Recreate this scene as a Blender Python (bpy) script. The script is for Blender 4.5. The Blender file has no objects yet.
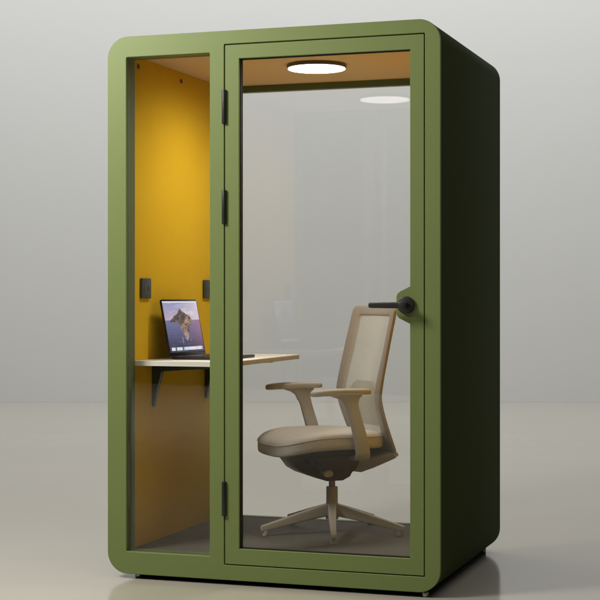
import bpy, bmesh, math, random
from mathutils import Vector, Matrix
random.seed(4)
S = bpy.context.scene
C = S.collection

# ------------------------------------------------------------------ helpers
def empty(name, loc=(0, 0, 0), rz=0.0, label=None, cat=None, group=None):
    o = bpy.data.objects.new(name, None)
    C.objects.link(o)
    o.location = loc
    o.rotation_euler = (0, 0, rz)
    o.empty_display_size = .1
    if label: o['label'] = label
    if cat: o['category'] = cat
    if group: o['group'] = group
    return o

def link(name, bm, mat, parent=None, smooth=True, angle=35):
    bmesh.ops.recalc_face_normals(bm, faces=bm.faces[:])
    me = bpy.data.meshes.new(name)
    bm.to_mesh(me)
    bm.free()
    o = bpy.data.objects.new(name, me)
    C.objects.link(o)
    me.materials.append(mat)
    if smooth:
        me.polygons.foreach_set('use_smooth', [True] * len(me.polygons))
        me.set_sharp_from_angle(angle=math.radians(angle))
    if parent: o.parent = parent
    return o

def add_box(bm, x0, x1, y0, y1, z0, z1, bev=0.0, seg=2):
    r = bmesh.ops.create_cube(bm, size=1.0)
    vs = r['verts']
    for v in vs:
        v.co = Vector((x0 + (v.co.x + .5) * (x1 - x0), y0 + (v.co.y + .5) * (y1 - y0), z0 + (v.co.z + .5) * (z1 - z0)))
    if bev > 0:
        es = list({e for v in vs for e in v.link_edges})
        bmesh.ops.bevel(bm, geom=es, offset=bev, segments=seg, profile=.5, affect='EDGES')
    return bm

def box(name, x0, x1, y0, y1, z0, z1, mat, parent=None, bev=0.002, seg=2):
    bm = bmesh.new()
    add_box(bm, x0, x1, y0, y1, z0, z1, bev, seg)
    return link(name, bm, mat, parent)

def rrect(x0, x1, z0, z1, r, n=8):
    """rounded rectangle outline, counter-clockwise; r may be a number or 4 (bl, br, tr, tl)"""
    if not isinstance(r, (tuple, list)): r = (r,) * 4
    pts = []
    for (cx, cz, a0, rr) in ((x0, z0, 180, r[0]), (x1, z0, 270, r[1]), (x1, z1, 0, r[2]), (x0, z1, 90, r[3])):
        sx = 1 if cx == x0 else -1
        sz = 1 if cz == z0 else -1
        if rr <= 1e-5:
            pts.append((cx, cz)); continue
        for i in range(n + 1):
            a = math.radians(a0 + 90 * i / n)
            pts.append((cx + sx * rr + rr * math.cos(a), cz + sz * rr + rr * math.sin(a)))
    return pts

def holed_plate(name, outer, holes, y0, y1, mat, parent, bevel=0.0015):
    """a plate in the XZ plane with real openings and softened arrises"""
    cu = bpy.data.curves.new(name + '_outline', 'CURVE')
    cu.dimensions = '2D'
    cu.fill_mode = 'BOTH'
    for pts in [outer] + holes:
        sp = cu.splines.new('POLY')
        sp.points.add(len(pts) - 1)
        for p, q in zip(sp.points, pts):
            p.co = (q[0], q[1], 0, 1)
        sp.use_cyclic_u = True
    cu.extrude = (y1 - y0) / 2 - bevel
    cu.bevel_depth = bevel
    cu.bevel_resolution = 2
    cu.offset = -bevel
    tmp = bpy.data.objects.new('tmp_outline', cu)
    C.objects.link(tmp)
    dg = bpy.context.evaluated_depsgraph_get()
    dg.update()
    me = bpy.data.meshes.new_from_object(tmp.evaluated_get(dg))
    bpy.data.objects.remove(tmp)
    bpy.data.curves.remove(cu)
    me.name = name
    # curve local (x, y, z) -> world (x, -z + mid, y)
    mid = (y0 + y1) / 2
    for v in me.vertices:
        x, y, z = v.co
        v.co = (x, mid - z, y)
    bm = bmesh.new(); bm.from_mesh(me)
    bmesh.ops.remove_doubles(bm, verts=bm.verts[:], dist=1e-5)
    me2 = link(name, bm, mat, parent, True, 40)
    for p in me2.data.polygons:
        if abs(p.normal.y) > .9995: p.use_smooth = False
    bpy.data.meshes.remove(me)
    return me2

def prism_bm(bm, pts, axis, a0, a1, bev=0.0, seg=2):
    """extrude closed 2D outline along an axis: 'y' uses (x,z), 'z' uses (x,y), 'x' uses (y,z)"""
    def P(p, a):
        if axis == 'y': return (p[0], a, p[1])
        if axis == 'z': return (p[0], p[1], a)
        return (a, p[0], p[1])
    lo = [bm.verts.new(P(p, a0)) for p in pts]
    hi = [bm.verts.new(P(p, a1)) for p in pts]
    n = len(pts)
    f0 = bm.faces.new(lo); f1 = bm.faces.new(hi[::-1])
    for i in range(n):
        j = (i + 1) % n
        bm.faces.new((lo[i], hi[i], hi[j], lo[j]))
    if bev > 0:
        es = list(f0.edges) + list(f1.edges)
        bmesh.ops.bevel(bm, geom=es, offset=bev, segments=seg, profile=.5, affect='EDGES')
    return bm

def prism(name, pts, axis, a0, a1, mat, parent, bev=0.0, seg=2, angle=35):
    bm = bmesh.new()
    prism_bm(bm, pts, axis, a0, a1, bev, seg)
    return link(name, bm, mat, parent, True, angle)

def add_cyl(bm, p0, p1, r0, r1=None, n=32, bev=0.0):
    if r1 is None: r1 = r0
    p0, p1 = Vector(p0), Vector(p1)
    d = (p1 - p0)
    q = d.to_track_quat('Z', 'Y')
    prof = [(0, 0)]
    L = d.length
    if bev > 0:
        prof = [(r0 - bev, 0), (r0 - bev * .3, bev * .3), (r0, bev), (r1, L - bev), (r1 - bev * .3, L - bev * .3), (r1 - bev, L)]
    else:
        prof = [(r0, 0), (r1, L)]
    rings = []
    for r, h in prof:
        rings.append([bm.verts.new(p0 + q @ Vector((r * math.cos(2 * math.pi * i / n), r * math.sin(2 * math.pi * i / n), h))) for i in range(n)])
    for a, b in zip(rings[:-1], rings[1:]):
        for i in range(n):
            bm.faces.new((a[i], a[(i + 1) % n], b[(i + 1) % n], b[i]))
    bm.faces.new(rings[0][::-1]); bm.faces.new(rings[-1])

def cyl(name, p0, p1, r0, mat, parent, r1=None, n=32, bev=0.0):
    bm = bmesh.new()
    add_cyl(bm, p0, p1, r0, r1, n, bev)
    return link(name, bm, mat, parent)

def loft(bm, sections, closed=False):
    """skin rounded sections (lists of 3D points, same count) and cap the ends"""
    rings = [[bm.verts.new(p) for p in s] for s in sections]
    n = len(rings[0])
    rr = list(zip(rings[:-1], rings[1:]))
    if closed: rr.append((rings[-1], rings[0]))
    for a, b in rr:
        for i in range(n):
            bm.faces.new((a[i], a[(i + 1) % n], b[(i + 1) % n], b[i]))
    if not closed:
        bm.faces.new(rings[0][::-1]); bm.faces.new(rings[-1])

def section(c, u, v, w, h, k=3.2, n=24):
    """superellipse section of full width w along u and full height h along v"""
    out = []
    for i in range(n):
        t = 2 * math.pi * i / n
        ct, st = math.cos(t), math.sin(t)
        a = math.copysign(abs(ct) ** (2 / k), ct) * w / 2
        b = math.copysign(abs(st) ** (2 / k), st) * h / 2
        out.append(Vector(c) + Vector(u) * a + Vector(v) * b)
    return out

def sample(pts, n):
    """Catmull-Rom through tuples of equal length"""
    P = [pts[0]] + list(pts) + [pts[-1]]
    out = []
    m = len(pts) - 1
    for k in range(n + 1):
        t = k / n * m
        i = min(int(t), m - 1); f = t - i
        a, b, c, d = P[i], P[i + 1], P[i + 2], P[i + 3]
        out.append(tuple(.5 * ((2 * b[j]) + (c[j] - a[j]) * f + (2 * a[j] - 5 * b[j] + 4 * c[j] - d[j]) * f * f + (3 * b[j] - a[j] - 3 * c[j] + d[j]) * f ** 3) for j in range(len(b))))
    return out

# ------------------------------------------------------------------ materials
def new_mat(name):
    m = bpy.data.materials.new(name)
    m.use_nodes = True
    nt = m.node_tree
    b = nt.nodes['Principled BSDF']
    return m, nt, b

def surf(name, col, rough=.5, metal=0.0, spec=.5, var=.06, vscale=3.0, bump=0.0, bscale=400.0, rvar=.05, coat=0.0, sheen=0.0):
    m, nt, b = new_mat(name)
    N = nt.nodes; L = nt.links
    tc = N.new('ShaderNodeTexCoord')
    nz = N.new('ShaderNodeTexNoise'); nz.inputs['Scale'].default_value = vscale; nz.inputs['Detail'].default_value = 6
    L.new(tc.outputs['Object'], nz.inputs['Vector'])
    mx = N.new('ShaderNodeMix'); mx.data_type = 'RGBA'
    mx.inputs['A'].default_value = (*[c * (1 - var) for c in col], 1)
    mx.inputs['B'].default_value = (*[min(1, c * (1 + var)) for c in col], 1)
    L.new(nz.outputs['Fac'], mx.inputs['Factor'])
    L.new(mx.outputs['Result'], b.inputs['Base Color'])
    mr = N.new('ShaderNodeMapRange')
    mr.inputs['To Min'].default_value = max(0, rough - rvar); mr.inputs['To Max'].default_value = min(1, rough + rvar)
    L.new(nz.outputs['Fac'], mr.inputs['Value']); L.new(mr.outputs['Result'], b.inputs['Roughness'])
    b.inputs['Metallic'].default_value = metal
    b.inputs['Specular IOR Level'].default_value = spec
    b.inputs['Coat Weight'].default_value = coat
    b.inputs['Sheen Weight'].default_value = sheen
    if bump > 0:
        n2 = N.new('ShaderNodeTexNoise'); n2.inputs['Scale'].default_value = bscale; n2.inputs['Detail'].default_value = 3
        L.new(tc.outputs['Object'], n2.inputs['Vector'])
        bp = N.new('ShaderNodeBump'); bp.inputs['Strength'].default_value = bump; bp.inputs['Distance'].default_value = .001
        L.new(n2.outputs['Fac'], bp.inputs['Height']); L.new(bp.outputs['Normal'], b.inputs['Normal'])
    return m

def felt(name, col, col2, fscale=260.0, rough=.95, bump=.5, sheen=.15):
    """fibrous fabric: stretched fine noise mixed with broad mottling"""
    m, nt, b = new_mat(name)
    N = nt.nodes; L = nt.links
    tc = N.new('ShaderNodeTexCoord')
    n1 = N.new('ShaderNodeTexNoise'); n1.inputs['Scale'].default_value = fscale; n1.inputs['Detail'].default_value = 4
    n2 = N.new('ShaderNodeTexNoise'); n2.inputs['Scale'].default_value = 5; n2.inputs['Detail'].default_value = 5
    L.new(tc.outputs['Object'], n1.inputs['Vector']); L.new(tc.outputs['Object'], n2.inputs['Vector'])
    ad = N.new('ShaderNodeMath'); ad.operation = 'MULTIPLY_ADD'
    L.new(n1.outputs['Fac'], ad.inputs[0]); ad.inputs[1].default_value = .6
    ml = N.new('ShaderNodeMath'); ml.operation = 'MULTIPLY'; ml.inputs[1].default_value = .4
    L.new(n2.outputs['Fac'], ml.inputs[0]); L.new(ml.outputs[0], ad.inputs[2])
    mx = N.new('ShaderNodeMix'); mx.data_type = 'RGBA'
    mx.inputs['A'].default_value = (*col, 1); mx.inputs['B'].default_value = (*col2, 1)
    L.new(ad.outputs[0], mx.inputs['Factor']); L.new(mx.outputs['Result'], b.inputs['Base Color'])
    b.inputs['Roughness'].default_value = rough
    b.inputs['Specular IOR Level'].default_value = .2
    b.inputs['Sheen Weight'].default_value = sheen
    bp = N.new('ShaderNodeBump'); bp.inputs['Strength'].default_value = bump; bp.inputs['Distance'].default_value = .001
    L.new(n1.outputs['Fac'], bp.inputs['Height']); L.new(bp.outputs['Normal'], b.inputs['Normal'])
    return m

def glass(name, tint, f0=.04):
    m, nt, b = new_mat(name)
    N = nt.nodes; L = nt.links
    N.remove(b)
    out = N['Material Output']
    tr = N.new('ShaderNodeBsdfTransparent'); tr.inputs['Color'].default_value = (*tint, 1)
    gl = N.new('ShaderNodeBsdfGlossy'); gl.inputs['Roughness'].default_value = 0.0; gl.inputs['Color'].default_value = (1, 1, 1, 1)
    ge = N.new('ShaderNodeNewGeometry')
    dp = N.new('ShaderNodeVectorMath'); dp.operation = 'DOT_PRODUCT'
    L.new(ge.outputs['Normal'], dp.inputs[0]); L.new(ge.outputs['Incoming'], dp.inputs[1])
    ab = N.new('ShaderNodeMath'); ab.operation = 'ABSOLUTE'; L.new(dp.outputs['Value'], ab.inputs[0])
    su = N.new('ShaderNodeMath'); su.operation = 'SUBTRACT'; su.inputs[0].default_value = 1; L.new(ab.outputs[0], su.inputs[1])
    pw = N.new('ShaderNodeMath'); pw.operation = 'POWER'; pw.inputs[1].default_value = 5; L.new(su.outputs[0], pw.inputs[0])
    ma = N.new('ShaderNodeMath'); ma.operation = 'MULTIPLY_ADD'; ma.inputs[1].default_value = 1 - f0; ma.inputs[2].default_value = f0
    L.new(pw.outputs[0], ma.inputs[0])
    mx = N.new('ShaderNodeMixShader')
    L.new(ma.outputs[0], mx.inputs['Fac']); L.new(tr.outputs[0], mx.inputs[1]); L.new(gl.outputs[0], mx.inputs[2])
    L.new(mx.outputs[0], out.inputs['Surface'])
    return m

def emit(name, col, strength):
    m, nt, b = new_mat(name)
    b.inputs['Base Color'].default_value = (.8, .8, .8, 1)
    b.inputs['Emission Color'].default_value = (*col, 1)
    b.inputs['Emission Strength'].default_value = strength
    return m

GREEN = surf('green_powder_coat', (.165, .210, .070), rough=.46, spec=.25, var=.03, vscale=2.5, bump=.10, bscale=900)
SHELLM = surf('shell_dark_olive', (.048, .062, .017), rough=.7, spec=.03, var=.03, vscale=2.5, bump=.10, bscale=900)  # shell colour set darker than the front frame's green
GREEND = surf('green_inner_profile', (.085, .115, .038), rough=.55, var=.03)  # frame green darkened; the shade of the reveals is in the colour
YEL = felt('yellow_felt', (.585, .360, .012), (.70, .455, .020), sheen=0)
TAN = felt('tan_ceiling_board', (.68, .50, .29), (.75, .56, .34), bump=.3, sheen=0)
CARPET = felt('charcoal_carpet', (.040, .037, .031), (.090, .082, .068), fscale=170, bump=1.0)
BLACK = surf('black_plastic', (.014, .014, .012), rough=.42, var=.1, bump=.05, bscale=600)
RUBBER = surf('black_rubber', (.010, .010, .009), rough=.8, spec=.2)
SOCK = surf('dark_grey_socket', (.055, .062, .055), rough=.45)
BRACK = surf('dark_green_steel', (.030, .045, .030), rough=.4)
WHITE = surf('cream_laminate', (.76, .74, .68), rough=.35, var=.02)
EDGE = surf('birch_edge', (.42, .33, .19), rough=.5, var=.12, vscale=60)
STEEL = surf('satin_steel', (.55, .55, .53), rough=.3, metal=1.0)
GLASS = glass('clear_glass', (.99, .99, .985), .036)
GLASSB = glass('rear_clear_glass', (.99, .99, .985), .036)
LED = emit('lamp_diffuser', (1.0, .96, .90), 5)
LAMPRIM = surf('lamp_rim_brown', (.10, .075, .05), rough=.4)

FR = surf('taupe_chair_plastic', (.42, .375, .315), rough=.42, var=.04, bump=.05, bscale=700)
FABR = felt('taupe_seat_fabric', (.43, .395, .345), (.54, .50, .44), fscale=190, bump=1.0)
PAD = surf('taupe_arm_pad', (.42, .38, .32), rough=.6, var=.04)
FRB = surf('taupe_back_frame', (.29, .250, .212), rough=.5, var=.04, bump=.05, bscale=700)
MECH = surf('dark_brown_mechanism', (.022, .017, .013), rough=.45, var=.15)
TUBE = surf('bronze_gas_tube', (.25, .18, .09), rough=.3, metal=.6)

def mesh_fabric():
    m, nt, b = new_mat('taupe_back_mesh')
    N = nt.nodes; L = nt.links
    out = N['Material Output']
    b.inputs['Base Color'].default_value = (.50, .475, .41, 1)
    b.inputs['Roughness'].default_value = .9
    b.inputs['Specular IOR Level'].default_value = .2
    tr = N.new('ShaderNodeBsdfTransparent')
    tc = N.new('ShaderNodeTexCoord')
    wv = N.new('ShaderNodeTexWave'); wv.bands_direction = 'Z'; wv.inputs['Scale'].default_value = 95
    wh = N.new('ShaderNodeTexWave'); wh.bands_direction = 'Y'; wh.inputs['Scale'].default_value = 95
    L.new(tc.outputs['Object'], wv.inputs['Vector']); L.new(tc.outputs['Object'], wh.inputs['Vector'])
    mxx = N.new('ShaderNodeMath'); mxx.operation = 'MAXIMUM'
    L.new(wv.outputs['Fac'], mxx.inputs[0]); L.new(wh.outputs['Fac'], mxx.inputs[1])
    mr = N.new('ShaderNodeMapRange'); mr.inputs['To Min'].default_value = .08; mr.inputs['To Max'].default_value = .58
    L.new(mxx.outputs[0], mr.inputs['Value'])
    ms = N.new('ShaderNodeMixShader')
    L.new(mr.outputs['Result'], ms.inputs['Fac']); L.new(tr.outputs[0], ms.inputs[1]); L.new(b.outputs[0], ms.inputs[2])
    L.new(ms.outputs[0], out.inputs['Surface'])
    return m
MESH = mesh_fabric()

# ------------------------------------------------------------------ camera frame
FOC, YAW = 1526.986, .3285
CAM = Vector((2.7758, -5.6912, 1.1322)); PY = 297.316
FWD = Vector((-math.sin(YAW), math.cos(YAW), 0)); RT = Vector((math.cos(YAW), math.sin(YAW), 0))

# ------------------------------------------------------------------ setting
GZ = -.02
def studio_floor():
    m, nt, b = new_mat('studio_floor')
    N = nt.nodes; L = nt.links
    tc = N.new('ShaderNodeTexCoord')
    nz = N.new('ShaderNodeTexNoise'); nz.inputs['Scale'].default_value = .8; nz.inputs['Detail'].default_value = 8
    L.new(tc.outputs['Object'], nz.inputs['Vector'])
    mx = N.new('ShaderNodeMix'); mx.data_type = 'RGBA'
    mx.inputs['A'].default_value = (.46, .425, .355, 1); mx.inputs['B'].default_value = (.50, .46, .385, 1)
    L.new(nz.outputs['Fac'], mx.inputs['Factor']); L.new(mx.outputs['Result'], b.inputs['Base Color'])
    mr = N.new('ShaderNodeMapRange'); mr.inputs['To Min'].default_value = .10; mr.inputs['To Max'].default_value = .17
    L.new(nz.outputs['Fac'], mr.inputs['Value']); L.new(mr.outputs['Result'], b.inputs['Roughness'])
    b.inputs['Specular IOR Level'].default_value = .5
    return m
FLOORM = studio_floor()
WALLM = surf('backdrop_paint', (.60, .597, .58), rough=.75, var=.015, vscale=.6, spec=.2, bump=.05, bscale=60)
rot = Matrix.Rotation(YAW, 4, 'Z')
BD = 16.8
bm = bmesh.new()
add_box(bm, -16, 16, -4.1, BD, GZ - .05, GZ)
o = link('floor', bm, FLOORM, smooth=False); o['kind'] = 'structure'
o.matrix_world = Matrix.Translation(Vector((CAM.x, CAM.y, 0))) @ rot
bm = bmesh.new()
add_box(bm, -16, 16, BD + .003, BD + .2, GZ - .05, 8.5)
o = link('backdrop_wall', bm, WALLM, smooth=False); o['kind'] = 'structure'
o.matrix_world = Matrix.Translation(Vector((CAM.x, CAM.y, 0))) @ rot

# ------------------------------------------------------------------ the booth
W, D, H, R = 1.4025, 1.147, 2.2, .088
XI0, XI1, ZF, ZC = .07, 1.3325, .09, 2.137
FD = .085      # depth of the front frame
booth = empty('office_booth', (0, 0, GZ), 0, 'olive green rounded single person office booth with glass front door and mustard felt lining', 'office booth')
def bp(o):      # parts below are written in world coordinates
    return o
class _P: pass
def up(o):
    o.location.z -= GZ
    return o

outer = rrect(0, W, 0, H, R, 14)
win = rrect(.0835, .4526, .0914, 2.1153, .004, 2)
dop = rrect(.5142, 1.3414, .0604, 2.1462, .004, 2)
front = up(holed_plate('front_frame', outer, [win, dop], 0, .0125, GREEN, booth, .0022))
winb = rrect(.0838, .4523, .0917, 2.1150, .004, 2)
dopb = rrect(.5145, 1.3411, .0607, 2.1459, .004, 2)
up(holed_plate('frame_core', rrect(.0465, W - .0465, .0465, H - .0465, R - .046, 14), [winb, dopb], .0128, FD, GREEND, booth, .001))
# shell: rounded tube behind the front frame
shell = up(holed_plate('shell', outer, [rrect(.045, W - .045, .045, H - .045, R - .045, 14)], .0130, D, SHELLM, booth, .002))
# rear frame with its glass
up(holed_plate('rear_frame', rrect(.046, W - .046, .046, H - .046, R - .046, 14), [rrect(.085, W - .085, ZF + .002, 2.107, .004, 2)], D - .045, D - .004, GREEND, booth, .0015))
up(box('rear_glass', .086, W - .086, D - .03, D - .02, ZF + .003, 2.106, GLASSB, booth, 0))
# lining
def felt_panel(name, x0, x1):
    o = box(name, x0, x1, FD + .001, D - .046, ZF - .02, ZC + .012, YEL, booth, .003)
    return up(o)
felt_panel('side_lining', .047, XI0)
felt_panel('side_lining', XI1, W - .047)
up(box('ceiling_panel', XI0 + .001, XI1 - .001, FD + .001, D - .046, ZC, ZC + .012, TAN, booth, .001))
up(box('carpet', XI0 + .001, XI1 - .001, FD + .001, D - .046, .047, ZF, CARPET, booth, .004))
# fixed window pane and its black edge seal
up(box('window_pane', .0845, .4516, .022, .030, .0924, 2.1143, GLASS, booth, 0))
# black box standing in for the shadow under the booth
up(box('underside_shade_box', .12, W - .07, .06, D - .06, GZ + .001, -.001, RUBBER, booth, .001))
for x, y in ((.118, .045), (1.335, .03), (.118, D - .05), (1.335, D - .05)):
    up(cyl('foot', (x, y, GZ), (x, y, -.0005), .013, STEEL, booth, n=24, bev=.002))

# wall sockets and fixing buttons on the felt
def socket(y):
    s = up(box('power_socket', XI0 + .0005, XI0 + .012, y - .047, y + .047, 1.127, 1.213, SOCK, booth, .004))
    for k in (-1, 1):
        h = cyl('socket_hole', (XI0 + .0121, y + k * .02, 1.17), (XI0 + .0129, y + k * .02, 1.17), .011, BRACK, s, n=20, bev=.0004)
    return s
socket(.208); socket(.895)
for y in (.144, .598, 1.03):
    up(cyl('fixing_button', (XI0 + .0004, y, 2.098), (XI0 + .006, y, 2.098), .010, LAMPRIM, booth, n=18, bev=.002))

# ceiling lamp
LX, LY = .716, .575
lamp = up(cyl('ceiling_lamp', (LX, LY, 2.1205), (LX, LY, ZC - .0005), .129, LAMPRIM, booth, n=64, bev=.003))
cyl('diffuser', (LX, LY, 2.1165), (LX, LY, 2.1208), .124, LED, lamp, n=64, bev=.001)

# added unseen spots giving that lamp's light, in two rings under its diffuser
for k in range(12):
    rr = .10 if k < 8 else .045
    a = 2 * math.pi * (k / 8 if k < 8 else (k - 8) / 4 + .12)
    ld = bpy.data.lights.new('lamp_spot', 'SPOT'); ld.energy = 2.75; ld.color = (1.0, .94, .84)
    ld.shadow_soft_size = 0.0; ld.spot_size = math.radians(179); ld.spot_blend = .85
    lo = bpy.data.objects.new('lamp_spot', ld); C.objects.link(lo); lo.parent = lamp
    lo.location = (LX + rr * math.cos(a), LY + rr * math.sin(a), 2.114)

# the door: frame with the swelling that carries the handle
g = .0042
dx0, dx1, dz0, dz1 = .5142 + g, 1.3414 - g, .0604 + g, 2.1462 - g
gx0, gx1, gz0, gz1 = .5777, 1.2824, .127, 2.0865
def arc_pts(c, r, a0, a1, n):
    return [(c[0] + r * math.cos(math.radians(a0 + (a1 - a0) * i / n)), c[1] + r * math.sin(math.radians(a0 + (a1 - a0) * i / n))) for i in range(n + 1)]
hole = [(gx0, gz0), (gx1, gz0), (gx1, 1.030)]
hole += arc_pts((1.2555, 1.0745), .028, 242, 180, 6)
hole += arc_pts((1.2555, 1.1305), .028, 180, 118, 6)
hole += [(gx1, 1.175), (gx1, gz1), (gx0, gz1)]
door = up(holed_plate('door', rrect(dx0, dx1, dz0, dz1, .003, 2), [hole], .0012, .040, GREEN, booth, .0015))
pane = box('door_glass', gx0 - .004, gx1 + .004, .026, .034, gz0 - .004, gz1 + .004, GLASS, door, 0)
sealh = [(x + (.0022 if x < .7 else -.0022), z + (.0022 if z < .5 else (-.0022 if z > 2 else 0))) for x, z in hole]
holed_plate('glass_seal', hole, [sealh], .0150, .0258, RUBBER, door, .0004)
holed_plate('glass_seal', hole, [sealh], .0342, .0402, RUBBER, door, .0004)
# rebate behind the door so that the gap reads black
up(holed_plate('door_seal', rrect(.5148, 1.3408, .061, 2.1456, .003, 2), [rrect(.545, 1.318, .092, 2.115, .004, 2)], .0425, .052, RUBBER, booth, .001))
for z in (1.895, 1.494, .326):
    bm = bmesh.new()
    add_cyl(bm, (.5163, -.004, z - .068), (.5163, -.004, z + .068), .0095, n=24, bev=.002)
    add_box(bm, .5085, .5245, -.006, .004, z - .066, z + .066, .001)
    link('hinge', bm, BLACK, door)
hx, hz = 1.268, 1.102
bm = bmesh.new()
add_cyl(bm, (hx, .001, hz), (hx, -.012, hz), .034, n=48, bev=.003)
add_cyl(bm, (hx, -.010, hz), (hx, -.055, hz), .0125, n=32, bev=.001)
rose = bm
lev = [((hx + .012), -.055, hz), (hx - .03, -.056, hz), (hx - .09, -.056, hz), (hx - .128, -.055, hz), (hx - .134, -.055, hz)]
ws = [.022, .024, .023, .022, .016]
loft(bm, [section(p, (0, 1, 0), (0, 0, 1), .013, w, 3.5, 20) for p, w in zip(lev, ws)])
add_cyl(bm, (hx, -.0605, hz), (hx, -.066, hz), .0145, n=28, bev=.0015)
link('handle', bm, BLACK, door)

# the desk fixed to the lining on two cantilever brackets
DZ = .868
desk_pts = rrect(XI0 + .001, .500, .088, 1.000, (.003, .03, .03, .003), 8)
desk = up(prism('desk', desk_pts, 'z', DZ - .0195, DZ - .0025, EDGE, booth, .0006))
prism('desk_top', desk_pts, 'z', DZ - .0023, DZ, WHITE, desk, .0006)
prism('desk_edge', rrect(XI0 + .001, .500, .0862, .0878, .0002, 1), 'z', DZ - .0195, DZ - .0025, WHITE, desk)
def desk_bracket(y):
    bm = bmesh.new()
    arm = [(XI0 + .001, DZ - .020), (XI0 + .001, DZ - .200), (XI0 + .010, DZ - .205), (XI0 + .024, DZ - .130), (XI0 + .044, DZ - .050), (.40, DZ - .034), (.405, DZ - .020)]
    prism_bm(bm, arm[::-1], 'y', y - .013, y + .013, .002)
    link('bracket', bm, BRACK, desk)
desk_bracket(.295); desk_bracket(.885)

# ------------------------------------------------------------------ laptop
HY0, HY1, HX = .272, .622, .170
lap = empty('laptop', (HX, (HY0 + HY1) / 2, DZ + .0005), math.radians(-3.0), 'dark open laptop with a rocky island at dusk on its screen, on the desk', 'laptop')
LW, LH, LDp = .350, .247, .243
ALU = surf('dark_grey_aluminium', (.05, .05, .055), rough=.35, metal=.7)
BEZ = surf('black_bezel', (.008, .008, .009), rough=.25)
bm = bmesh.new()
prism_bm(bm, rrect(.004, LDp, -LW / 2, LW / 2, .012, 6), 'z', 0, .0125, .0018)
base = link('base', bm, ALU, lap)
bm = bmesh.new()
for r in range(5):
    for c in range(13):
        y = -.135 + c * .0208; x = .035 + r * .019
        add_box(bm, x, x + .0165, y, y + .0178, .0126, .0142, .0006, 1)
link('keyboard', bm, BEZ, base)
box('trackpad', .148, .225, -.06, .06, .0126, .0131, surf('trackpad_grey', (.07, .07, .075), rough=.25), base, .0002)
TILT = math.radians(11)
up_v = Vector((-math.sin(TILT), 0, math.cos(TILT))); nrm = Vector((math.cos(TILT), 0, math.sin(TILT)))
def lid_xf(o):
    m = Matrix(((nrm.x, 0, up_v.x, .001), (0, 1, 0, 0), (nrm.z, 0, up_v.z, .012), (0, 0, 0, 1)))
    o.data.transform(m)
    return o
lid = lid_xf(prism('lid', rrect(-LW / 2, LW / 2, .001, LH, (.004, .004, .011, .011), 6), 'x', -.0065, 0, BEZ, lap, .001))
# the picture on the screen: an original view of a rock in a violet dusk sea
NX, NZ = 140, 96
def hash2(i, j):
    return (math.sin(i * 127.1 + j * 311.7) * 43758.5453) % 1.0
def vnoise(x, y):
    i, j = math.floor(x), math.floor(y); fx, fy = x - i, y - j
    fx = fx * fx * (3 - 2 * fx); fy = fy * fy * (3 - 2 * fy)
    return (hash2(i, j) * (1 - fx) + hash2(i + 1, j) * fx) * (1 - fy) + (hash2(i, j + 1) * (1 - fx) + hash2(i + 1, j + 1) * fx) * fy
def fbm(x, y):
    return .5 * vnoise(x, y) + .25 * vnoise(2 * x, 2 * y) + .15 * vnoise(4 * x, 4 * y) + .1 * vnoise(8 * x, 8 * y)
def mixc(a, b, t):
    t = max(0, min(1, t)); return tuple(p * (1 - t) + q * t for p, q in zip(a, b))
def pic(u, v):      # u 0..1 from the hinge's near end to the far end, v up
    hor = .63
    if v > .965: return (.75, .72, .80)
    if .035 < v < .095 and .05 < u < .95:
        k = int((u - .05) / .05); h = hash2(k, 7)
        fr = ((u - .05) / .05) % 1
        if fr < .12: return (.78, .78, .80)
        return [(.35, .60, .72), (.75, .78, .82), (.62, .66, .72), (.10, .12, .16), (.70, .74, .80)][int(h * 5)]
    if v > hor:
        t = (v - hor) / (1 - hor)
        c = mixc((.52, .40, .52), (.28, .30, .52), t)
        c = mixc(c, (.80, .66, .72), (u - .45) * 1.3)
        cl = fbm(u * 5, v * 13)
        c = mixc(c, (.85, .80, .86), (cl - .5) * 1.6)
    else:
        t = (hor - v) / hor
        c = mixc((.17, .17, .34), (.035, .035, .09), t * 1.25)
        c = mixc(c, (.46, .20, .28), max(0, u - .5) * (1.3 - t))
        c = mixc(c, (.2, .2, .3), (fbm(u * 9, v * 50) - .5) * .9)
    # rock
    px = (u - .50)
    a = abs(px + .03)
    top = .85 - .36 * a - .07 * (1 - math.exp(-a * 9)) + .10 * (fbm(u * 13, 3.1) - .5)
    if px < -.22: top -= (-.22 - px) * .5
    if px > .22: top -= (px - .22) * .9
    bot = .585 - .36 * math.exp(-((px - .05) / .12) ** 2) + .05 * (fbm(u * 16, 8.2) - .5)
    if -.40 < px < .36 and bot < v < top:
        n = fbm(u * 19 + 4, v * 17)
        c = mixc((.030, .024, .028), (.20, .13, .10), (n - .25) * 1.7)
        sun = fbm(u * 11 - v * 9, v * 12)
        c = mixc(c, (.60, .38, .27), (sun - .42) * 3.2 * max(0, .55 + px * 1.8))
        if v < .5: c = mixc(c, (.52, .36, .33), (n - .42) * 2.4)
    elif v < hor and abs(px - .03) < .13 and v > .17:
        n = fbm(u * 20, v * 26)
        c = mixc(c, (.45, .36, .42), (n - .52) * 2.5)
    return c
bm = bmesh.new()
mg = .007
sw0, sw1, sh0, sh1 = -LW / 2 + mg, LW / 2 - mg, .016, LH - .008
grid = [[bm.verts.new((.0006, sw0 + (sw1 - sw0) * i / NX, sh0 + (sh1 - sh0) * j / NZ)) for i in range(NX + 1)] for j in range(NZ + 1)]
cl = bm.loops.layers.float_color.new('picture')
for j in range(NZ):
    for i in range(NX):
        f = bm.faces.new((grid[j][i], grid[j][i + 1], grid[j + 1][i + 1], grid[j + 1][i]))
        for lp, (a, b_) in zip(f.loops, ((i, j), (i + 1, j), (i + 1, j + 1), (i, j + 1))):
            col = pic((i + .5) / NX, (j + .5) / NZ)
            lp[cl] = (*col, 1)
ms, nt, b = new_mat('laptop_screen')
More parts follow.
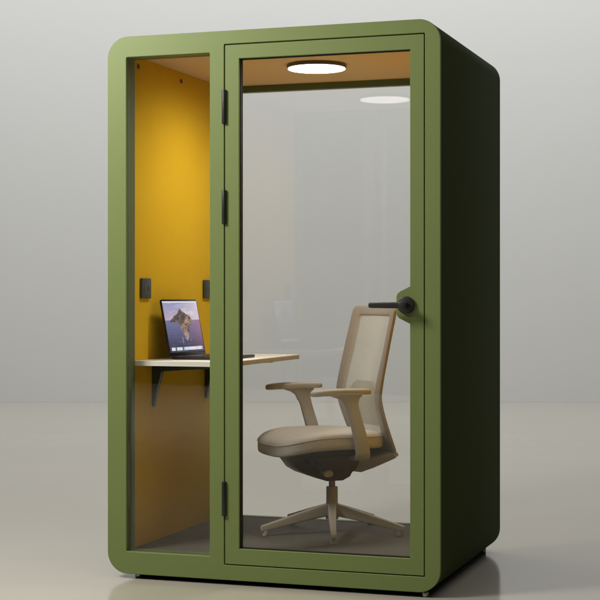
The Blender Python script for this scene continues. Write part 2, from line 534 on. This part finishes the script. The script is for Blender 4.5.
at = nt.nodes.new('ShaderNodeVertexColor'); at.layer_name = 'picture'
b.inputs['Base Color'].default_value = (.01, .01, .01, 1); b.inputs['Roughness'].default_value = .2
nt.links.new(at.outputs['Color'], b.inputs['Emission Color']); b.inputs['Emission Strength'].default_value = 1.0
me = bpy.data.meshes.new('screen'); bm.to_mesh(me); bm.free(); me.materials.append(ms)
scr = bpy.data.objects.new('screen', me); C.objects.link(scr); scr.parent = lid
lid_xf(scr)

# ------------------------------------------------------------------ office chair
TH = math.radians(22)
hvec = -math.cos(TH) * RT - math.sin(TH) * FWD
CH_RZ = math.atan2(hvec.y, hvec.x)
chair = empty('office_chair', (.729, .753, ZF + .0005), CH_RZ, 'taupe mesh back office chair with armrests and a five star base, inside the booth', 'office chair')

# seat cushion: stacked rounded outlines with a waterfall front
def seat_outline(sx, sy, z, n=56, drop=1.0):
    pts = []
    for i in range(n):
        t = 2 * math.pi * i / n
        ct, st = math.cos(t), math.sin(t)
        k = 3.4
        x = math.copysign(abs(ct) ** (2 / k), ct); y = math.copysign(abs(st) ** (2 / k), st)
        X = .055 + x * .255 * sx
        Y = y * .248 * sy * (1 - .10 * max(0, -x) ** 2)
        Z = z
        if X > .10: Z -= drop * .034 * ((X - .10) / .21) ** 2
        Z += .008 * (abs(Y) / .25) ** 2.5 * drop
        pts.append(Vector((X, Y, Z)))
    return pts
bm = bmesh.new()
secs = [seat_outline(.90, .90, .383), seat_outline(.965, .965, .384), seat_outline(.995, .995, .391), seat_outline(1.0, 1.0, .405), seat_outline(.998, .998, .430),
        seat_outline(.985, .985, .441), seat_outline(.96, .96, .4465), seat_outline(.90, .90, .451), seat_outline(.78, .78, .4545), seat_outline(.6, .6, .4545), seat_outline(.4, .4, .452), seat_outline(.2, .2, .451), seat_outline(.05, .05, .4505)]
loft(bm, secs)
seat = link('seat', bm, FABR, chair, True, 60)
# piping between the top and the border of the cushion
bm = bmesh.new()
ring = seat_outline(.998, .998, .434)
cen = []
for i in range(len(ring)):
    p = ring[i]; a = ring[i - 1]; q = ring[(i + 1) % len(ring)]
    t = (q - a).normalized(); n_ = Vector((t.y, -t.x, 0)).normalized()
    cen.append([p + n_ * (.0028 * math.cos(2 * math.pi * k / 8)) + Vector((0, 0, .0028 * math.sin(2 * math.pi * k / 8))) for k in range(8)])
loft(bm, cen, True)
link('piping', bm, PAD, seat)
# pan below the cushion
bm = bmesh.new()
loft(bm, [seat_outline(.66, .62, .352, drop=.6), seat_outline(.80, .80, .362, drop=.8), seat_outline(.88, .88, .3825)])
link('seat_pan', bm, MECH, chair, True, 50)
# tilt mechanism
prof = [(.235, .362), (.225, .340), (.19, .295), (.15, .272), (.055, .238), (-.02, .238), (-.055, .255), (-.072, .295), (-.11, .350), (-.12, .362)]
mech = prism('mechanism', prof[::-1], 'y', -.082, .082, MECH, chair, .010, 3)
bm = bmesh.new()
prism_bm(bm, [(.17, .359), (.16, .315), (.10, .290), (.0, .292), (-.04, .359)][::-1], 'y', -.150, .150, .008, 3)
link('seat_slider', bm, MECH, mech)
bm = bmesh.new()
loft(bm, [section((.075, .080, .283), (1, 0, 0), (0, 0, 1), .030, .026, 2.3), section((.078, .120, .281), (1, 0, 0), (0, 0, 1), .038, .030, 2.3),
          section((.082, .150, .280), (1, 0, 0), (0, 0, 1), .046, .032, 2.3), section((.083, .156, .280), (1, 0, 0), (0, 0, 1), .036, .022, 2.3)])
link('tension_knob', bm, FR, mech)
bm = bmesh.new()
loft(bm, [section((.14, .14, .330), (1, 0, 0), (0, 0, 1), .014, .010, 2.2), section((.145, .20, .326), (1, 0, 0), (0, 0, 1), .020, .010, 2.2),
          section((.15, .235, .324), (1, 0, 0), (0, 0, 1), .034, .009, 2.4), section((.15, .242, .324), (1, 0, 0), (0, 0, 1), .026, .006, 2.4)])
link('height_lever', bm, MECH, mech)
# column
bm = bmesh.new(); add_cyl(bm, (0, 0, .18), (0, 0, .245), .0145, n=36)
link('gas_tube', bm, TUBE, chair)
bm = bmesh.new(); add_cyl(bm, (0, 0, .060), (0, 0, .205), .0265, .0255, n=40, bev=.002)
link('column', bm, FR, chair)
# five star base: every leg a mesh of its own
fa = math.atan2(-FWD.y, -FWD.x) - CH_RZ
bm = bmesh.new(); add_cyl(bm, (0, 0, .062), (0, 0, .134), .0285, .0275, n=40, bev=.003)
hub = link('base_hub', bm, FR, chair)
for k in range(5):
    a = fa + math.radians(72 * k)
    dv = Vector((math.cos(a), math.sin(a), 0)); sv = Vector((-dv.y, dv.x, 0))
    prof = [(.022, .130, .074, .038), (.10, .109, .063, .035), (.20, .081, .044, .029), (.29, .055, .026, .025), (.320, .047, .020, .024), (.327, .043, .023, .020)]
    bm = bmesh.new()
    loft(bm, [section(dv * r + Vector((0, 0, (t + bt) / 2)), sv, (0, 0, 1), w, t - bt, 6, 28) for r, t, bt, w in sample(prof, 20)])
    lg = link('base_leg', bm, FR, chair, True, 50)
    bm = bmesh.new()
    add_cyl(bm, dv * .308 + Vector((0, 0, 0)), dv * .308 + Vector((0, 0, .026)), .013, .012, n=20, bev=.002)
    link('glide', bm, PAD, lg)
# backrest: profile curve in the x-z plane, frame mapped on it
bprof = sample([(-.215, .352), (-.198, .395), (-.172, .460), (-.150, .520), (-.135, .570), (-.128, .610), (-.132, .650), (-.142, .705), (-.157, .775), (-.173, .850), (-.190, .925), (-.207, 1.003)], 88)
sl = [0]
for a, b_ in zip(bprof[:-1], bprof[1:]): sl.append(sl[-1] + math.hypot(b_[0] - a[0], b_[1] - a[1]))
SL = sl[-1]
def bmap(y, s, off=0.0, dish=.030):
    s = max(0, min(SL, s))
    i = 0
    while i < len(sl) - 2 and sl[i + 1] < s: i += 1
    f = (s - sl[i]) / (sl[i + 1] - sl[i])
    x = bprof[i][0] * (1 - f) + bprof[i + 1][0] * f; z = bprof[i][1] * (1 - f) + bprof[i + 1][1] * f
    tx, tz = bprof[i + 1][0] - bprof[i][0], bprof[i + 1][1] - bprof[i][1]
    l = math.hypot(tx, tz); nx, nz = tz / l, -tx / l          # points forward
    top = max(0, min(1, (s / SL - .2) / .5))
    x -= dish * (1 - (y / .23) ** 2) * top
    return Vector((x + nx * off, y, z + nz * off))
def resample(pts, n):
    P = pts + [pts[0]]
    L_ = [0]
    for a, b_ in zip(P[:-1], P[1:]): L_.append(L_[-1] + math.hypot(b_[0] - a[0], b_[1] - a[1]))
    out = []; i = 0
    for k in range(n):
        t = L_[-1] * k / n
        while L_[i + 1] < t: i += 1
        f = (t - L_[i]) / (L_[i + 1] - L_[i] + 1e-9)
        out.append((P[i][0] * (1 - f) + P[i + 1][0] * f, P[i][1] * (1 - f) + P[i + 1][1] * f))
    return out
def bframe(s0, s1, hw0, hw1):
    """outline in (y, s): half width hw0 at bottom and hw1 at top"""
    n = 20; pts = []
    def corner(cy, cs, a0, r):
        return [(cy + r * math.cos(math.radians(a0 + 90 * i / 8)), cs + r * math.sin(math.radians(a0 + 90 * i / 8))) for i in range(9)]
    return corner, pts
def outl(s0, s1, hb, hm, ht, r):
    """half widths at bottom, middle, top; rounded corners radius r; fixed vertex count"""
    ys = []
    sm = SL * .45
    def hw(s): 
        if s < sm: return hb + (hm - hb) * (s - s0) / (sm - s0)
        return hm + (ht - hm) * (s - sm) / (s1 - sm)
    right = []
    for i in range(9):
        a = math.radians(-90 + 90 * i / 8)
        right.append((hw(s0 + r) - r + r * math.cos(a), s0 + r + r * math.sin(a)))
    for i in range(1, 40):
        s = s0 + r + (s1 - s0 - 2 * r) * i / 40
        right.append((hw(s), s))
    for i in range(9):
        a = math.radians(90 * i / 8)
        right.append((hw(s1 - r) - r + r * math.cos(a), s1 - r + r * math.sin(a)))
    bot = [(right[0][0] * (k / 8), s0) for k in range(-7, 8)]
    top = [(right[-1][0] * (-k / 8), s1) for k in range(-7, 8)]
    left = [(-y, s) for y, s in right[::-1]]
    return right + top + left + bot
O = outl(.0, SL, .212, .236, .222, .030)
I = outl(.075, SL - .046, .150, .170, .164, .020)
bm = bmesh.new()
th = .0095
secs = []
n = len(O)
for i in range(n):
    (oy, os_), (iy, is_) = O[i], I[i]
    def q(t, off): return bmap(oy + (iy - oy) * t, os_ + (is_ - os_) * t, off)
    secs.append([q(0, -th * .55), q(0, th * .55), q(.08, th * .92), q(.22, th), q(.78, th), q(.93, th * .85), q(1, th * .5), q(1, -th * .5), q(.9, -th * .9), q(.2, -th), q(.06, -th * .85)])
loft(bm, secs, True)
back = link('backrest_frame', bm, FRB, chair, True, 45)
# mesh panel
bm = bmesh.new()
def bw(s):
    sm = SL * .45
    if s < sm: return .150 + .020 * (s - .075) / (sm - .075)
    return .170 - .006 * (s - sm) / (SL - .046 - sm)
for off in (.006, .0035):
    G = []
    for j in range(41):
        s = .07 + (SL - .037 - .07) * j / 40
        G.append([bm.verts.new(bmap((bw(s) + .004) * (2 * i / 16 - 1), s, off)) for i in range(17)])
    for j in range(40):
        for i in range(16):
            bm.faces.new((G[j][i], G[j][i + 1], G[j + 1][i + 1], G[j + 1][i]))
link('back_mesh', bm, MESH, chair)
# lumbar support behind the mesh
def lum(s0, s1, hw, off0, off1, r):
    pts = rrect(-hw, hw, s0, s1, r, 8)
    bm_ = bmesh.new()
    a = [bm_.verts.new(bmap(y, s, off0)) for y, s in pts]; b2 = [bm_.verts.new(bmap(y, s, off1)) for y, s in pts]
    m_ = len(pts)
    for i in range(m_): bm_.faces.new((a[i], a[(i + 1) % m_], b2[(i + 1) % m_], b2[i]))
    bm_.faces.new(a[::-1]); bm_.faces.new(b2)
    return bm_
link('lumbar_support', lum(.130, .335, .135, -.006, -.020, (.03, .03, .07, .07)), FR, chair)
# bracket carrying the back from the mechanism
bm = bmesh.new()
bsec = [((-.060, .300), .10, .060), ((-.10, .300), .15, .072), ((-.14, .316), .24, .062), ((-.18, .336), .34, .046), ((-.205, .352), .425, .034), ((-.222, .360), .425, .022)]
loft(bm, [section((p[0], 0, p[1]), (0, 1, 0), (.42, 0, .9), w, h, 6, 32) for p, w, h in bsec])
link('back_bracket', bm, FR, chair, True, 45)
# armrests
for sd in (1, -1):
    bm = bmesh.new()
    path = [(-.045, .10, .345, .060, .022), (-.040, .20, .350, .062, .024), (-.034, .252, .362, .066, .028), (-.028, .262, .395, .064, .030), (-.012, .266, .46, .060, .028), (.006, .268, .52, .057, .026), (.022, .268, .575, .060, .027), (.036, .268, .606, .092, .032), (.048, .268, .620, .140, .040), (.052, .268, .627, .150, .044)]
    sp = sample([(p[0], p[1] * sd, p[2], p[3], p[4]) for p in path], 54)
    S_ = []
    for i, p in enumerate(sp):
        a = sp[max(0, i - 1)]; b_ = sp[min(len(sp) - 1, i + 1)]
        t = Vector((b_[0] - a[0], b_[1] - a[1], b_[2] - a[2])).normalized()
        if i > len(sp) * .70: t = Vector((0, 0, 1))
        u = Vector((1, 0, 0)); u = (u - t * u.dot(t)).normalized(); v = t.cross(u)
        S_.append(section(p[:3], u, v, p[3], p[4], 3.0, 24))
    loft(bm, S_)
    post = link('armrest', bm, FR, chair, True, 50)
    bm = bmesh.new()
    pts = [Vector((.075 + math.copysign(abs(math.cos(t)) ** (2 / 3.6), math.cos(t)) * .135, 0, 0)) + Vector((0, math.copysign(abs(math.sin(t)) ** (2 / 3.0), math.sin(t)) * (.046 - .005 * math.cos(t)), 0)) for t in [2 * math.pi * i / 48 for i in range(48)]]
    cc = Vector((.075, 0, 0))
    lv = [(.90, .6495), (.98, .6505), (1.0, .655), (1.0, .664), (.985, .6695), (.94, .6725), (.8, .674), (.4, .673), (.05, .6725)]
    loft(bm, [[cc + (p - cc) * s_ + Vector((0, .268 * sd, z - .022 + .010 * max(0, (p.x - .1) / .11) ** 2 * -.6)) for p in pts] for s_, z in lv])
    link('arm_pad', bm, PAD, post, True, 45)

# ------------------------------------------------------------------ lamps of the studio
def area(name, loc, target, sx, sy, power, col=(1, 1, 1), spread=180):
    l = bpy.data.lights.new(name, 'AREA'); l.shape = 'RECTANGLE'; l.size = sx; l.size_y = sy
    l.energy = power; l.color = col; l.spread = math.radians(spread)
    o = bpy.data.objects.new(name, l); C.objects.link(o)
    o.location = loc
    o.rotation_euler = (Vector(target) - Vector(loc)).to_track_quat('-Z', 'Y').to_euler()
    return o
def cp(u, d, z):      # a point given by sideways and forward distance from the tripod
    p = CAM + RT * u + FWD * d
    return (p.x, p.y, z)
area('key_softbox', (-1.1, -1.85, 3.05), (.3, 0, 1.3), .9, .9, 112, (1, .98, .90))
area('backdrop_strip', cp(0, 11.4, 9.0), cp(0, 16.8, 3.4), 18, 1.5, 1130, (.965, .985, 1))
area('rear_floor_fill', cp(-5.5, -1.2, 5.0), cp(-6.5, -1.2, 0), 7, 3.5, 560, (1, .98, .96), 120)  # added fill: lights the floor behind the camera so the glass mirrors it
area('overhead_softbox', cp(0, 3.0, 7.5), cp(0, 6, 0), 9, 4, 165, (1, .98, .95))

w = bpy.data.worlds.new('World'); S.world = w; w.use_nodes = True
w.node_tree.nodes['Background'].inputs['Color'].default_value = (.5, .5, .5, 1)
w.node_tree.nodes['Background'].inputs['Strength'].default_value = .02

# ------------------------------------------------------------------ camera and render
cd = bpy.data.cameras.new('camera'); co = bpy.data.objects.new('camera', cd); C.objects.link(co)
co.location = CAM; co.rotation_euler = (math.radians(90), 0, YAW)
cd.sensor_width = 36; cd.sensor_fit = 'HORIZONTAL'; cd.lens = FOC / 600 * 36
cd.shift_y = -(300 - PY) / 600
cd.clip_end = 200
S.camera = co
S.render.engine = 'CYCLES'
S.cycles.max_bounces = 14; S.cycles.diffuse_bounces = 6; S.cycles.glossy_bounces = 5; S.cycles.transparent_max_bounces = 16
S.cycles.sample_clamp_indirect = 6
S.view_settings.view_transform = 'Standard'; S.view_settings.look = 'None'
S.view_settings.exposure = 0; S.view_settings.gamma = 1
